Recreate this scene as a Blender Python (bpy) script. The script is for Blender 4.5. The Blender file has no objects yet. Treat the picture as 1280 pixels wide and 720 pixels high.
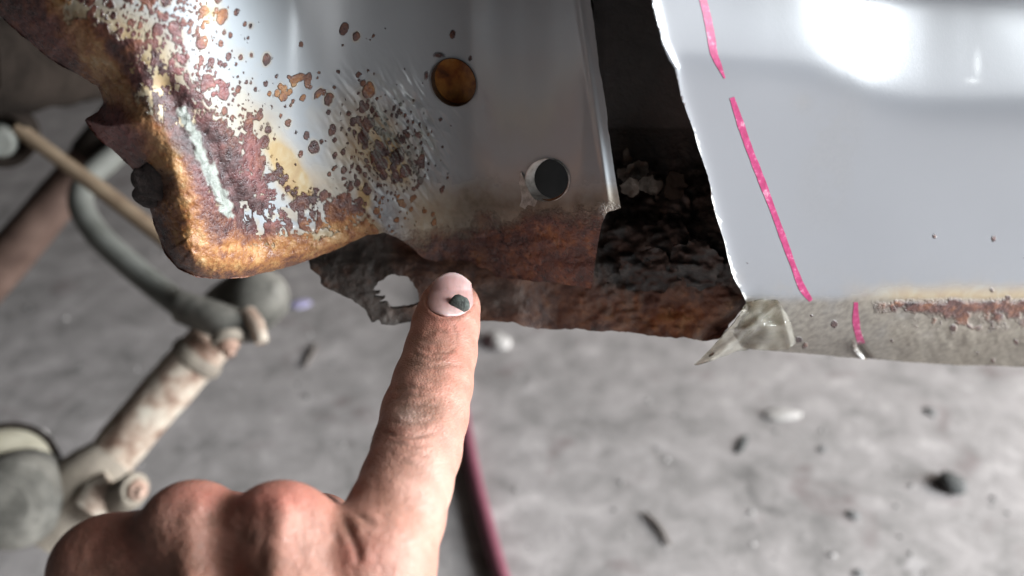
import bpy, math, random
import numpy as np
from mathutils import Vector, Matrix
from mathutils.bvhtree import BVHTree

C = bpy.context.scene.collection
SC = bpy.context.scene
random.seed(5)
# ------------------------------------------------------------------ camera
TH = math.radians(32.0)          # camera looks down on the body side
FPX = 35.0 / 36.0 * 1280.0
D0 = 0.24
CAM = np.array([0.0, -D0 * math.cos(TH), 0.42])
FW = np.array([0.0, math.cos(TH), -math.sin(TH)])
UP = np.array([0.0, math.sin(TH), math.cos(TH)])
RT = np.array([1.0, 0.0, 0.0])
cam = bpy.data.cameras.new('camera')
cam.lens = 35.0
cam.sensor_width = 36.0
cam.clip_start = 0.005
cam.clip_end = 200.0
cam.dof.use_dof = True
cam.dof.focus_distance = 0.238
cam.dof.aperture_fstop = 9.5
camo = bpy.data.objects.new('camera', cam)
camo.location = CAM
camo.rotation_euler = (math.pi / 2 - TH, 0, 0)
C.objects.link(camo)
SC.camera = camo
# ------------------------------------------------------------------ world and lamps (a workshop with an open door on the right, plus added lamps)
W = bpy.data.worlds.new('World')
SC.world = W
W.use_nodes = True
bg = W.node_tree.nodes['Background']
bg.inputs[0].default_value = (0.93, 0.96, 1.0, 1)
bg.inputs[1].default_value = 0.035


def area(name, loc, target, sx, sy, watt, col):
    l = bpy.data.lights.new(name, 'AREA')
    l.shape = 'RECTANGLE'
    l.size = sx
    l.size_y = sy
    l.energy = watt
    l.color = col
    o = bpy.data.objects.new(name, l)
    o.location = loc
    o.rotation_euler = (Vector(target) - Vector(loc)).to_track_quat('-Z', 'Y').to_euler()
    C.objects.link(o)
    return o


area('door_light', (1.60, -0.27, 0.72), (0.05, 0.0, 0.36), 0.5, 0.95, 84.0, (0.88, 0.95, 1.0))
area('overhead_fill', (2.2, -0.12, 2.0), (0.15, 0.25, 0.0), 1.2, 1.2, 30.0, (1.0, 0.97, 0.95))  # unseen overhead fill, added to light the floor and upward faces
area('floor_fill', (2.1, 0.75, 0.78), (0.0, 0.45, 0.0), 1.7, 0.6, 56.0, (1.0, 0.93, 0.885))  # unseen fill added at the right to brighten the floor
area('reflection_lamp', (2.55, -1.50, 0.95), (0.1, 0.0, 0.33), 1.9, 1.15, 22.0, (0.95, 0.975, 1.0))  # added lamp, stands in for bright outdoors mirrored in the outer skin
SC.view_settings.view_transform = 'Standard'
SC.view_settings.look = 'None'
SC.view_settings.exposure = 0.0
SC.view_settings.gamma = 1.0
SC.render.engine = 'CYCLES'
SC.cycles.max_bounces = 8
SC.cycles.use_denoising = True


# ------------------------------------------------------------------ pixel <-> world helpers (photograph is 1280 x 720)
def ray(u, v):
    u = np.asarray(u, float)
    v = np.asarray(v, float)
    return FW + RT * ((u - 640) / FPX)[..., None] + UP * ((360 - v) / FPX)[..., None]


def P(u, v, y):                  # point on the vertical plane Y = y
    r = ray(u, v)
    t = (np.asarray(y) - CAM[1]) / r[..., 1]
    return CAM + r * t[..., None]


def Wd(u, v, d):                 # point at camera depth d
    return CAM + ray(u, v) * np.asarray(d, float)[..., None]


def Fl(u, v, z=0.0):             # point on the floor
    r = ray(u, v)
    t = (z - CAM[2]) / r[..., 2]
    return CAM + r * np.asarray(t)[..., None]


# ------------------------------------------------------------------ noise
_rng = np.random.RandomState(11)
_T = _rng.rand(256, 256)


def sm(a, b, x):
    t = np.clip((x - a) / (b - a), 0, 1)
    return t * t * (3 - 2 * t)


def vn(x, y, s=0):
    x = x + s * 17.31
    y = y + s * 9.77
    xi = np.floor(x).astype(int)
    yi = np.floor(y).astype(int)
    fx = x - xi
    fy = y - yi
    fx = fx * fx * (3 - 2 * fx)
    fy = fy * fy * (3 - 2 * fy)
    g = lambda i, j: _T[(xi + i) & 255, (yi + j) & 255]
    return (g(0, 0) * (1 - fx) + g(1, 0) * fx) * (1 - fy) + (g(0, 1) * (1 - fx) + g(1, 1) * fx) * fy


def fbm(x, y, s=0, o=4):
    r = 0
    a = 0.5
    n = 0
    for i in range(o):
        r = r + a * vn(x, y, s + i * 3)
        n += a
        a *= 0.55
        x = x * 2.03
        y = y * 2.03
    return r / n


def rot(u, v, deg):
    c, s = math.cos(math.radians(deg)), math.sin(math.radians(deg))
    return u * c + v * s, -u * s + v * c


def spots(u, v, cell, dens, seed, deg=20, asp=1.7, rmin=.12, rmax=.5):
    """soft spots: one per jittered cell, present where a random number is under the density"""
    a, b = rot(u, v, deg)
    a = a / cell
    b = b / (cell * asp)
    wob = (fbm(u / (cell * .5), v / (cell * .5), seed + 40, 3) - .5) * .32
    ai = np.floor(a).astype(int)
    bi = np.floor(b).astype(int)
    out = np.full(u.shape, -1.0)
    for i in (-1, 0, 1):
        for j in (-1, 0, 1):
            p, q = ai + i, bi + j
            h = lambda k: _T[(p * 7 + k * 31 + seed * 13) & 255, (q * 11 + k * 57 + seed * 29) & 255]
            d = np.hypot(a - p - .2 - .6 * h(1), b - q - .2 - .6 * h(2))
            r = rmin + (rmax - rmin) * h(3) ** 2
            val = np.where(h(4) < dens, (r - d + wob), -1.0)
            out = np.maximum(out, val)
    return sm(-.09, .12, out)


def seg(u, v, pts):
    """distance to a polyline, and position along it"""
    best = np.full(u.shape, 1e9)
    tt = np.zeros(u.shape)
    L = 0
    pts = np.asarray(pts, float)
    tot = np.sum(np.hypot(*(pts[1:] - pts[:-1]).T))
    for a, b in zip(pts[:-1], pts[1:]):
        d = b - a
        l2 = d @ d
        t = np.clip(((u - a[0]) * d[0] + (v - a[1]) * d[1]) / l2, 0, 1)
        dd = np.hypot(u - a[0] - t * d[0], v - a[1] - t * d[1])
        m = dd < best
        best = np.where(m, dd, best)
        tt = np.where(m, (L + t * math.sqrt(l2)) / tot, tt)
        L += math.sqrt(l2)
    return best, tt


def poly(u, v, pts):
    """signed distance to a polygon (negative inside) and the nearest point"""
    pts = np.asarray(pts, float)
    best = np.full(u.shape, 1e9)
    nx = np.zeros(u.shape)
    ny = np.zeros(u.shape)
    ins = np.zeros(u.shape, bool)
    for a, b in zip(pts, np.roll(pts, -1, 0)):
        d = b - a
        l2 = d @ d + 1e-12
        t = np.clip(((u - a[0]) * d[0] + (v - a[1]) * d[1]) / l2, 0, 1)
        px, py = a[0] + t * d[0], a[1] + t * d[1]
        dd = np.hypot(u - px, v - py)
        m = dd < best
        best = np.where(m, dd, best)
        nx = np.where(m, px, nx)
        ny = np.where(m, py, ny)
        c = ((a[1] > v) != (b[1] > v))
        with np.errstate(divide='ignore', invalid='ignore'):
            xx = a[0] + (v - a[1]) * d[0] / (d[1] if abs(d[1]) > 1e-9 else 1e-9)
        ins ^= c & (u < xx)
    return np.where(ins, -best, best), nx, ny


def ragged(pts, amp, scale=9.0, seed=0, step=2.5, closed=True, only=None):
    pts = [np.array(p, float) for p in pts]
    out = []
    n = len(pts)
    k = 0.0
    for i in range(n if closed else n - 1):
        a, b = pts[i], pts[(i + 1) % n]
        L = np.hypot(*(b - a))
        m = max(1, int(L / step))
        nrm = np.array([-(b - a)[1], (b - a)[0]]) / (L + 1e-9)
        for j in range(m):
            q = a + (b - a) * j / m
            w = 1.0 if only is None else only(q)
            kk = np.array([(k + j * L / m) / scale])
            o = (fbm(kk, kk * 0 + seed, seed, 4)[0] - .5) * 2 * amp * w
            out.append(q + nrm * o)
        k += L
    return np.array(out)


def circle(cx, cy, a, b, deg=0, n=40):
    t = np.linspace(0, 2 * math.pi, n, endpoint=False)
    x, y = a * np.cos(t), b * np.sin(t)
    c, s = math.cos(math.radians(deg)), math.sin(math.radians(deg))
    return np.stack([cx + x * c - y * s, cy + x * s + y * c], 1)


def spl(xs, ys):
    """smooth interpolation through knots"""
    xs = np.asarray(xs, float)
    ys = np.asarray(ys, float)
    m = np.gradient(ys, xs)

    def f(x):
        x = np.clip(x, xs[0], xs[-1])
        i = np.clip(np.searchsorted(xs, x) - 1, 0, len(xs) - 2)
        h = xs[i + 1] - xs[i]
        t = (x - xs[i]) / h
        return ((2 * t**3 - 3 * t**2 + 1) * ys[i] + (t**3 - 2 * t**2 + t) * h * m[i]
                + (-2 * t**3 + 3 * t**2) * ys[i + 1] + (t**3 - t**2) * h * m[i + 1])
    return f


def blur_poly(pts, n=2):
    pts = np.asarray(pts, float)
    for _ in range(n):
        a = pts * .75 + np.roll(pts, -1, 0) * .25
        b = pts * .25 + np.roll(pts, -1, 0) * .75
        pts = np.stack([a, b], 1).reshape(-1, 2)
    return pts


# ------------------------------------------------------------------ mesh helpers
def link(name, me, mat=None, parent=None):
    o = bpy.data.objects.new(name, me)
    C.objects.link(o)
    if parent is not None:
        o.parent = parent
    if mat is not None:
        for m in (mat if isinstance(mat, (list, tuple)) else [mat]):
            me.materials.append(m)
    return o


def mesh_np(name, v, quads, attrs=None, smooth=True, matidx=None):
    me = bpy.data.meshes.new(name)
    v = np.ascontiguousarray(v, np.float32)
    q = np.ascontiguousarray(quads, np.int32)
    me.vertices.add(len(v))
    me.vertices.foreach_set('co', v.ravel())
    me.loops.add(q.size)
    me.loops.foreach_set('vertex_index', q.ravel())
    me.polygons.add(len(q))
    k = q.shape[1]
    me.polygons.foreach_set('loop_start', np.arange(0, q.size, k, dtype=np.int32))
    me.polygons.foreach_set('loop_total', np.full(len(q), k, np.int32))
    if matidx is not None:
        me.polygons.foreach_set('material_index', np.asarray(matidx, np.int32))
    me.update(calc_edges=True)
    me.validate()
    if smooth:
        me.polygons.foreach_set('use_smooth', np.ones(len(me.polygons), bool))
    for an, arr in (attrs or {}).items():
        a = me.attributes.new(an, 'FLOAT_COLOR', 'POINT')
        a.data.foreach_set('color', np.ascontiguousarray(arr, np.float32).ravel())
    return me


def sheet(name, outline, holes, yfun, step, thick, mats, parent=None, attrs=None, bbox=None, y_up=True):
    """a piece of sheet metal: its outline, its holes and its depth, with a real thickness and a rim of its own"""
    o = np.asarray(outline)
    u0, v0 = o.min(0) - step
    u1, v1 = o.max(0) + step
    us = np.arange(u0, u1 + step, step)
    vs = np.arange(v0, v1 + step, step)
    U, V = np.meshgrid(us, vs, indexing='ij')
    sd, nx, ny = poly(U, V, o)
    for h in holes:
        s2, hx, hy = poly(U, V, h)
        s2 = -s2
        m = s2 > sd
        far = (s2 > 0) | (np.abs(s2) < np.abs(sd))
        use = m & far
        nx = np.where(use, hx, nx)
        ny = np.where(use, hy, ny)
        sd = np.maximum(sd, s2)
    ins = sd < 0
    f = ins[:-1, :-1].astype(int) + ins[1:, :-1] + ins[1:, 1:] + ins[:-1, 1:]
    keep = f >= 1
    out = ~ins
    U2 = np.where(out, nx, U)
    V2 = np.where(out, ny, V)
    idx = np.arange(U.size).reshape(U.shape)
    q = np.stack([idx[:-1, :-1], idx[:-1, 1:], idx[1:, 1:], idx[1:, :-1]], -1)[keep]
    used = np.unique(q)
    remap = np.full(U.size, -1)
    remap[used] = np.arange(len(used))
    q = remap[q]
    uu, vv = U2.ravel()[used], V2.ravel()[used]
    pts = P(uu, vv, yfun(uu, vv))
    at = attrs(uu, vv) if attrs else {}
    # normals (towards the camera)
    n = np.zeros_like(pts)
    fn = np.cross(pts[q[:, 2]] - pts[q[:, 0]], pts[q[:, 3]] - pts[q[:, 1]])
    for k in range(4):
        np.add.at(n, q[:, k], fn)
    n /= np.linalg.norm(n, axis=1)[:, None] + 1e-12
    if np.mean(n @ np.array([0, -1.0, 0])) < 0:
        n = -n
        q = q[:, ::-1]
    back = pts + np.array([0, thick, 0])
    e = np.concatenate([q[:, [0, 1]], q[:, [1, 2]], q[:, [2, 3]], q[:, [3, 0]]])
    key = np.sort(e, 1)
    key = key[:, 0] * len(pts) + key[:, 1]
    _, ix, cnt = np.unique(key, return_index=True, return_counts=True)
    be = e[ix[cnt == 1]]
    N = len(pts)
    rimv = np.concatenate([pts[be[:, 0]], pts[be[:, 1]], back[be[:, 1]], back[be[:, 0]]])
    B = len(be)
    r = 2 * N + np.arange(B)
    rq = np.stack([r + B, r, r + 3 * B, r + 2 * B], 1)
    allv = np.concatenate([pts, back, rimv])
    allq = np.concatenate([q, q[:, ::-1] + N, rq])
    mi = np.concatenate([np.zeros(len(q)), np.full(len(q), min(1, len(mats) - 1)), np.full(B, min(2, len(mats) - 1))])
    src = np.concatenate([np.arange(N), np.arange(N), be[:, 0], be[:, 1], be[:, 1], be[:, 0]])
    at = {k: a[src] for k, a in at.items()}
    me = mesh_np(name, allv, allq, at, True, mi)
    return link(name, me, mats, parent)


def tube(name, pts, radii, mat, parent=None, seg=24, cap=True, wob=0.0, step=0.006, seed=0):
    """a bar or pipe along a smooth path, its radius following the list"""
    pts = np.asarray(pts, float)
    radii = np.full(len(pts), radii, float) if np.isscalar(radii) else np.asarray(radii, float)
    d = np.r_[0, np.cumsum(np.linalg.norm(pts[1:] - pts[:-1], axis=1))]
    n = max(3, int(d[-1] / step))
    s = np.linspace(0, d[-1], n)
    c = np.stack([spl(d, pts[:, k])(s) for k in range(3)], 1) if len(pts) > 2 else pts[0] + (pts[1] - pts[0]) * (s / d[-1])[:, None]
    r = np.interp(s, d, radii)
    tg = np.gradient(c, axis=0)
    tg /= np.linalg.norm(tg, axis=1)[:, None]
    ref = np.array([0.0, 0.0, 1.0]) if abs(tg[0][2]) < .9 else np.array([1.0, 0, 0])
    v = []
    a = np.cross(tg[0], ref)
    for i in range(n):
        a = a - tg[i] * (a @ tg[i])
        a /= np.linalg.norm(a)
        b = np.cross(tg[i], a)
        t = np.linspace(0, 2 * math.pi, seg, endpoint=False)
        rr = r[i] * (1 + wob * (fbm(np.cos(t) * 2 + seed + s[i] * 60, np.sin(t) * 2 + s[i] * 60, seed) - .5))
        v.append(c[i] + np.outer(np.cos(t) * rr, a) + np.outer(np.sin(t) * rr, b))
    v = np.concatenate(v)
    i, j = np.meshgrid(np.arange(n - 1), np.arange(seg), indexing='ij')
    j2 = (j + 1) % seg
    q = np.stack([i * seg + j, i * seg + j2, (i + 1) * seg + j2, (i + 1) * seg + j], -1).reshape(-1, 4)
    faces = [tuple(x) for x in q.tolist()]
    vl = [tuple(x) for x in v.tolist()]
    if cap:
        k = len(vl)
        vl += vl[:seg] + vl[(n - 1) * seg:n * seg]
        faces.append(tuple(range(k, k + seg))[::-1])
        faces.append(tuple(range(k + seg, k + 2 * seg)))
    me = bpy.data.meshes.new(name)
    me.from_pydata(vl, [], faces)
    for p in me.polygons:
        p.use_smooth = len(p.vertices) == 4
    return link(name, me, mat, parent)


def lathe(name, origin, axis, prof, mat, parent=None, seg=40):
    """a turned piece: profile of (radius, height) along an axis, sharp steps kept by doubling rings"""
    ax = Vector(axis).normalized()
    R = ax.to_track_quat('Z', 'Y').to_matrix()
    vl, faces = [], []
    for (r0, h0), (r1, h1) in zip(prof[:-1], prof[1:]):
        k = len(vl)
        for r, h in ((r0, h0), (r1, h1)):
            for i in range(seg):
                t = 2 * math.pi * i / seg
                vl.append(tuple(Vector(origin) + R @ Vector((r * math.cos(t), r * math.sin(t), h))))
        for i in range(seg):
            j = (i + 1) % seg
            faces.append((k + i, k + j, k + seg + j, k + seg + i))
    me = bpy.data.meshes.new(name)
    me.from_pydata(vl, [], faces)
    for p in me.polygons:
        p.use_smooth = True
    return link(name, me, mat, parent)


def lump(name, loc, size, mat, parent=None, seed=0, rough=.35, rotz=0.0, sub=3, flat=0.0):
    """an irregular little stone or crumb"""
    import bmesh
    bm = bmesh.new()
    bmesh.ops.create_icosphere(bm, subdivisions=sub, radius=1.0)
    co = np.array([v.co[:] for v in bm.verts])
    n1 = fbm(co[:, 0] * 1.3 + co[:, 2] * .9 + seed, co[:, 1] * 1.3 - co[:, 2] * .7, seed, 3)
    n2 = fbm(co[:, 0] * 4 + co[:, 2] * 3 + seed, co[:, 1] * 4 - co[:, 2] * 3, seed + 2, 2)
    k = 1 + rough * (n1 - .5) * 2 + rough * .35 * (n2 - .5)
    c, s = math.cos(rotz), math.sin(rotz)
    for v, kk in zip(bm.verts, k):
        p = v.co * float(kk)
        p = Vector((p.x * size[0], p.y * size[1], p.z * size[2]))
        v.co = Vector((p.x * c - p.y * s, p.x * s + p.y * c, p.z))
    zmin = min(v.co.z for v in bm.verts)
    for v in bm.verts:
        v.co.z -= zmin * (1 - flat)
    me = bpy.data.meshes.new(name)
    bm.to_mesh(me)
    bm.free()
    for p in me.polygons:
        p.use_smooth = True
    o = link(name, me, mat, parent)
    o.location = Vector(loc)
    return o


def thing(name, loc, label, cat, group=None):
    o = bpy.data.objects.new(name, None)
    o.empty_display_size = .02
    o.location = Vector(loc)
    C.objects.link(o)
    return tag(o, label, cat, group)


def tag(o, label, cat, group=None):
    o['label'] = label
    o['category'] = cat
    if group:
        o['group'] = group
    return o


def adopt(root):
    """children built in world space keep their places under a root that has a location"""
    bpy.context.view_layer.update()
    for c in root.children:
        c.matrix_parent_inverse = root.matrix_world.inverted()


# ------------------------------------------------------------------ materials
class M:
    def __init__(s, name):
        s.m = bpy.data.materials.new(name)
        s.m.use_nodes = True
        s.t = s.m.node_tree
        s.b = s.t.nodes['Principled BSDF']
        s.tc = s.t.nodes.new('ShaderNodeTexCoord')

    def n(s, typ, **kw):
        x = s.t.nodes.new(typ)
        for k, v in kw.items():
            setattr(x, k, v)
        return x

    def l(s, a, b):
        s.t.links.new(a, b)

    def put(s, sock, v):
        if hasattr(v, 'is_linked'):
            s.l(v, sock)
        elif isinstance(v, (tuple, list)) and len(v) == 3 and sock.type == 'RGBA':
            sock.default_value = (*v, 1)
        else:
            sock.default_value = v

    def noise(s, scale, detail=5, rough=.55, dist=0.0, stretch=None, off=0.0):
        x = s.n('ShaderNodeTexNoise')
        x.inputs['Scale'].default_value = scale
        x.inputs['Detail'].default_value = detail
        x.inputs['Roughness'].default_value = rough
        x.inputs['Distortion'].default_value = dist
        mp = s.n('ShaderNodeMapping')
        mp.inputs['Location'].default_value = (off, off * .7, off * .3)
        if stretch:
            mp.inputs['Scale'].default_value = stretch
        s.l(s.tc.outputs['Object'], mp.inputs[0])
        s.l(mp.outputs[0], x.inputs['Vector'])
        return x.outputs['Fac']

    def voro(s, scale, feat='F1', out='Distance', rnd=1.0):
        x = s.n('ShaderNodeTexVoronoi', feature=feat)
        x.inputs['Scale'].default_value = scale
        x.inputs['Randomness'].default_value = rnd
        s.l(s.tc.outputs['Object'], x.inputs['Vector'])
        return x.outputs[out]

    def ramp(s, fac, stops):
        x = s.n('ShaderNodeValToRGB')
        e = x.color_ramp.elements
        while len(e) < len(stops):
            e.new(.5)
        for el, (p, c) in zip(e, stops):
            el.position = p
            el.color = (c, c, c, 1) if isinstance(c, (int, float)) else (*c, 1)
        s.put(x.inputs[0], fac)
        return x.outputs[0]

    def mix(s, f, a, b, mode='MIX'):
        x = s.n('ShaderNodeMix', data_type='RGBA', blend_type=mode)
        s.put(x.inputs[0], f)
        s.put(x.inputs[6], a)
        s.put(x.inputs[7], b)
        return x.outputs[2]

    def math(s, op, a, b=0.0, clamp=False):
        x = s.n('ShaderNodeMath', operation=op, use_clamp=clamp)
        s.put(x.inputs[0], a)
        s.put(x.inputs[1], b)
        return x.outputs[0]

    def attr(s, name):
        x = s.n('ShaderNodeAttribute', attribute_name=name)
        y = s.n('ShaderNodeSeparateColor')
        s.l(x.outputs['Color'], y.inputs[0])
        return y.outputs[0], y.outputs[1], y.outputs[2], x.outputs['Alpha']

    def bump(s, h, strength, dist=.001):
        x = s.n('ShaderNodeBump')
        x.inputs['Strength'].default_value = strength
        x.inputs['Distance'].default_value = dist
        s.l(h, x.inputs['Height'])
        s.l(x.outputs[0], s.b.inputs['Normal'])
        return s

    def set(s, **kw):
        for k, v in kw.items():
            s.put(s.b.inputs[k.replace('_', ' ')], v)
        return s


def rust_colour(m, scale=1.0, orange=None):
    n1 = m.noise(190 * scale, 8, .62, .6)
    n2 = m.noise(620 * scale, 6, .6, 0, off=3.0)
    f = m.math('ADD', m.math('MULTIPLY', n1, .7), m.math('MULTIPLY', n2, .3))
    if orange is not None:
        f = m.math('ADD', f, orange)
    col = m.ramp(f, [(.28, (.030, .013, .013)), (.40, (.095, .034, .026)), (.52, (.20, .078, .038)),
                     (.62, (.33, .135, .042)), (.74, (.47, .26, .10)), (.86, (.60, .43, .25))])
    return col, n1, n2


def painted_rust(name, paint, rim=False):
    m = M(name)
    r, stain, dark, bare = m.attr('mask')
    orange, dirt, red, pale = m.attr('maskb')
    rc, n1, n2 = rust_colour(m, 1.0, m.math('SUBTRACT', m.math('MULTIPLY', orange, .34), .12))
    fine = m.noise(1500, 4, .6)
    pc = m.mix(m.math('MULTIPLY', m.noise(60, 4), .25), paint, tuple(c * .86 for c in paint))
    pc = m.mix(stain, pc, m.ramp(n1, [(.3, (.33, .17, .035)), (.5, (.44, .29, .10)), (.7, (.52, .43, .26))]))
    pc = m.mix(dirt, pc, m.ramp(n2, [(.3, (.11, .09, .07)), (.7, (.25, .22, .18))]))
    rc = m.mix(m.math('MULTIPLY', red, .75), rc, m.ramp(n2, [(.3, (.12, .030, .034)), (.7, (.40, .16, .15))]))
    rc = m.mix(m.math('MULTIPLY', dark, .85), rc, m.ramp(n2, [(.35, (.012, .009, .010)), (.7, (.07, .045, .045))]))
    rr = m.math('ADD', r, m.math('MULTIPLY', m.math('SUBTRACT', fine, .5), .5))
    rr = m.ramp(rr, [(.28, 0.0), (.66, 1.0)])
    col = m.mix(rr, pc, rc)
    col = m.mix(bare, col, m.ramp(m.noise(500, 4, .6, 0, (1, 1, .25)), [(.3, (.16, .17, .15)), (.7, (.42, .45, .40))]))
    col = m.mix(pale, col, (.80, .80, .76))
    m.put(m.b.inputs['Base Color'], col)
    rough = m.mix(rr, m.mix(m.math('ADD', dirt, stain, True), (.19, .19, .19), (.55, .55, .55)), m.ramp(n2, [(.35, .20), (.65, .52)]))
    m.set(Roughness=rough, Specular_IOR_Level=.7)
    h = m.math('ADD', m.math('MULTIPLY', m.math('ADD', n2, .55), rr), m.math('MULTIPLY', fine, m.math('ADD', m.math('MULTIPLY', rr, .5), .02)))
    m.bump(h, .75, .0007)
    return m.m


M_inner = painted_rust('painted inner arch', (.40, .425, .445))
M_skin = painted_rust('painted outer skin', (.215, .218, .232))
m = M('rust back')
c, a, b = rust_colour(m)
m.set(Base_Color=m.mix(.55, c, (.03, .022, .018)), Roughness=.75)
m.bump(a, .6, .001)
M_back = m.m
m = M('cut metal edge')
n_ = m.noise(230, 5)
m.set(Base_Color=m.ramp(n_, [(.42, (.13, .10, .08)), (.52, (.34, .31, .28)), (.62, (.80, .79, .75))]), Roughness=.45)
M_edge = m.m
m = M('rusty edge')
c, a, b = rust_colour(m, 1.2)
m.set(Base_Color=c, Roughness=.7)
M_redge = m.m
# sill: bitumen and rust
m = M('bitumen and rust')
r, tar, gap, light = m.attr('mask')
smooth_, _a, _b, _c = m.attr('maskb')
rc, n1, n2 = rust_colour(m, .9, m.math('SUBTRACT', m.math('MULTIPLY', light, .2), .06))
tarc = m.ramp(n2, [(.3, (.006, .006, .006)), (.55, (.030, .029, .028)), (.72, (.12, .115, .105))])
col = m.mix(tar, rc, tarc)
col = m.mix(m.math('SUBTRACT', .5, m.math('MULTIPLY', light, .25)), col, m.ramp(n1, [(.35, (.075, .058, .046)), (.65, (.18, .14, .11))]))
col = m.mix(tar, col, tarc)
col = m.mix(gap, col, m.ramp(n1, [(.3, (.06, .054, .048)), (.7, (.17, .155, .14))]))
col = m.mix(smooth_, col, m.ramp(n1, [(.3, (.15, .15, .153)), (.7, (.21, .21, .21))]))
m.set(Base_Color=col, Roughness=m.mix(tar, (.55,) * 3, m.ramp(n1, [(.4, .32), (.6, .6)])))
m.bump(m.math('ADD', n2, m.math('MULTIPLY', m.noise(1400, 4), .5)), .6, .0006)
M_sill = m.m
m = M('painted cavity shade')  # near-black colour painted in for the shade inside the cavity
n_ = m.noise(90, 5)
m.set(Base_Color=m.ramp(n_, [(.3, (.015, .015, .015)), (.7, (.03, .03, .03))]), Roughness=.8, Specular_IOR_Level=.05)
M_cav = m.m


def simple(name, stops, scale=200, rough=.6, bump=.3, bd=.0006, det=5, stretch=None, **kw):
    m = M(name)
    n_ = m.noise(scale, det, .6, .2, stretch)
    m.set(Base_Color=m.ramp(n_, stops), Roughness=rough, **kw)
    if bump:
        m.bump(m.noise(scale * 2.3, 5, .6), bump, bd)
    return m.m


m = M('magenta marker')
n_ = m.noise(520, 6, .65, .2)
n2 = m.noise(1500, 3, .6)
mk = m.ramp(n_, [(.32, (.27, .016, .075)), (.55, (.41, .035, .14)), (.68, (.50, .14, .24))])
mk = m.mix(m.ramp(m.math('ADD', n_, m.math('MULTIPLY', n2, .5)), [(.84, 0.0), (1.06, .5)]), mk, (.56, .42, .47))
m.set(Base_Color=mk, Roughness=.35)
M_marker = m.m
M_plug = simple('amber rust wax', [(.34, (.10, .03, .008)), (.46, (.30, .10, .016)), (.58, (.48, .20, .035)), (.7, (.56, .32, .10))], 170, .35, .15)
M_arm = simple('mud crusted tube', [(.36, (.22, .13, .09)), (.46, (.42, .31, .24)), (.54, (.55, .46, .37)), (.64, (.64, .57, .47))], 70, .85, .6, .002)
M_bush = simple('dusty grey rubber', [(.32, (.07, .065, .055)), (.5, (.15, .14, .12)), (.68, (.28, .26, .225))], 60, .8, .3, .001)
M_tan = simple('tan dusty rod', [(.3, (.20, .135, .085)), (.7, (.32, .235, .155))], 90, .75, .3)
M_brown = simple('brown rusted rod', [(.3, (.085, .048, .035)), (.7, (.17, .105, .08))], 60, .8, .4)
M_greybar = simple('dusty grey bar', [(.3, (.15, .15, .13)), (.7, (.25, .25, .225))], 50, .7, .25)
M_dark = simple('dark underseal', [(.3, (.012, .009, .007)), (.7, (.040, .030, .024))], 40, .95, .4, .002, Specular_IOR_Level=.12)
M_cream = simple('cream dusty plate', [(.3, (.44, .39, .28)), (.7, (.64, .58, .45))], 60, .6, .2)
M_knuck = simple('muddy casting', [(.3, (.18, .15, .12)), (.7, (.34, .29, .23))], 70, .85, .5, .002)
M_boltm = simple('rusty pink bolt', [(.3, (.30, .17, .12)), (.7, (.52, .36, .28))], 140, .6, .4)
M_hose = simple('maroon hose', [(.3, (.15, .045, .065)), (.7, (.22, .075, .10))], 120, .5, .1)
M_pebd = simple('dark stone', [(.3, (.05, .052, .05)), (.7, (.12, .12, .115))], 200, .8, .5, .001)
M_pebm = simple('grey stone', [(.3, (.15, .147, .143)), (.7, (.26, .255, .25))], 200, .85, .4, .001)
M_pebl = simple('pale chip', [(.3, (.40, .375, .35)), (.7, (.58, .55, .525))], 200, .8, .4, .001)
M_lilac = simple('lilac scrap', [(.3, (.42, .38, .62)), (.7, (.60, .56, .80))], 200, .5, .1)
M_twig = simple('brown twig', [(.3, (.13, .11, .095)), (.7, (.22, .19, .17))], 300, .9, .4)
M_flake = simple('dusty paint flake', [(.3, (.08, .068, .056)), (.55, (.22, .20, .175)), (.75, (.50, .48, .44))], 260, .7, .4)
M_crumb = simple('black green crumb', [(.3, (.02, .023, .02)), (.7, (.10, .115, .10))], 900, .8, .8, .0004)
m = M('clear film')
n_ = m.noise(160, 4, .6, .8)
m.set(Base_Color=m.ramp(n_, [(.3, (.66, .63, .54)), (.7, (.84, .82, .74))]), Roughness=.06, Transmission_Weight=.9, IOR=1.35)
m.bump(m.noise(60, 2, .5, .8), .25, .002)
M_film = m.m
# floor
m = M('dusty concrete')
n1 = m.noise(6.5, 8, .62, .3)
n2 = m.noise(38, 6, .62, .3, off=5)
n3 = m.noise(260, 5, .6)
f = m.math('ADD', m.math('ADD', m.math('MULTIPLY', n1, .36), m.math('MULTIPLY', n2, .52)), m.math('MULTIPLY', n3, .12))
col = m.ramp(f, [(.36, (.16, .150, .143)), (.45, (.28, .260, .250)), (.55, (.375, .345, .335)), (.65, (.54, .50, .485))])
st = m.ramp(m.noise(24, 5, .55, .5, off=11), [(.60, 0.0), (.70, 1.0)])
col = m.mix(m.math('MULTIPLY', st, .6), col, (.17, .13, .125))
wh = m.ramp(m.noise(30, 6, .6, .2, off=21), [(.63, 0.0), (.72, 1.0)])
col = m.mix(m.math('MULTIPLY', wh, .5), col, (.60, .56, .55))
m.set(Base_Color=col, Roughness=.85)
m.bump(m.math('ADD', n2, m.math('MULTIPLY', n3, .25)), .3, .003)
M_floor = m.m

# ------------------------------------------------------------------ floor
me = bpy.data.meshes.new('concrete_floor')
me.from_pydata([(-12, -12, 0), (12, -12, 0), (12, 12, 0), (-12, 12, 0)], [], [(0, 1, 2, 3)])
fl = link('concrete_floor', me, M_floor)
fl['kind'] = 'structure'
fl['label'] = 'dusty grey concrete workshop floor with stains and grit'

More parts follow.
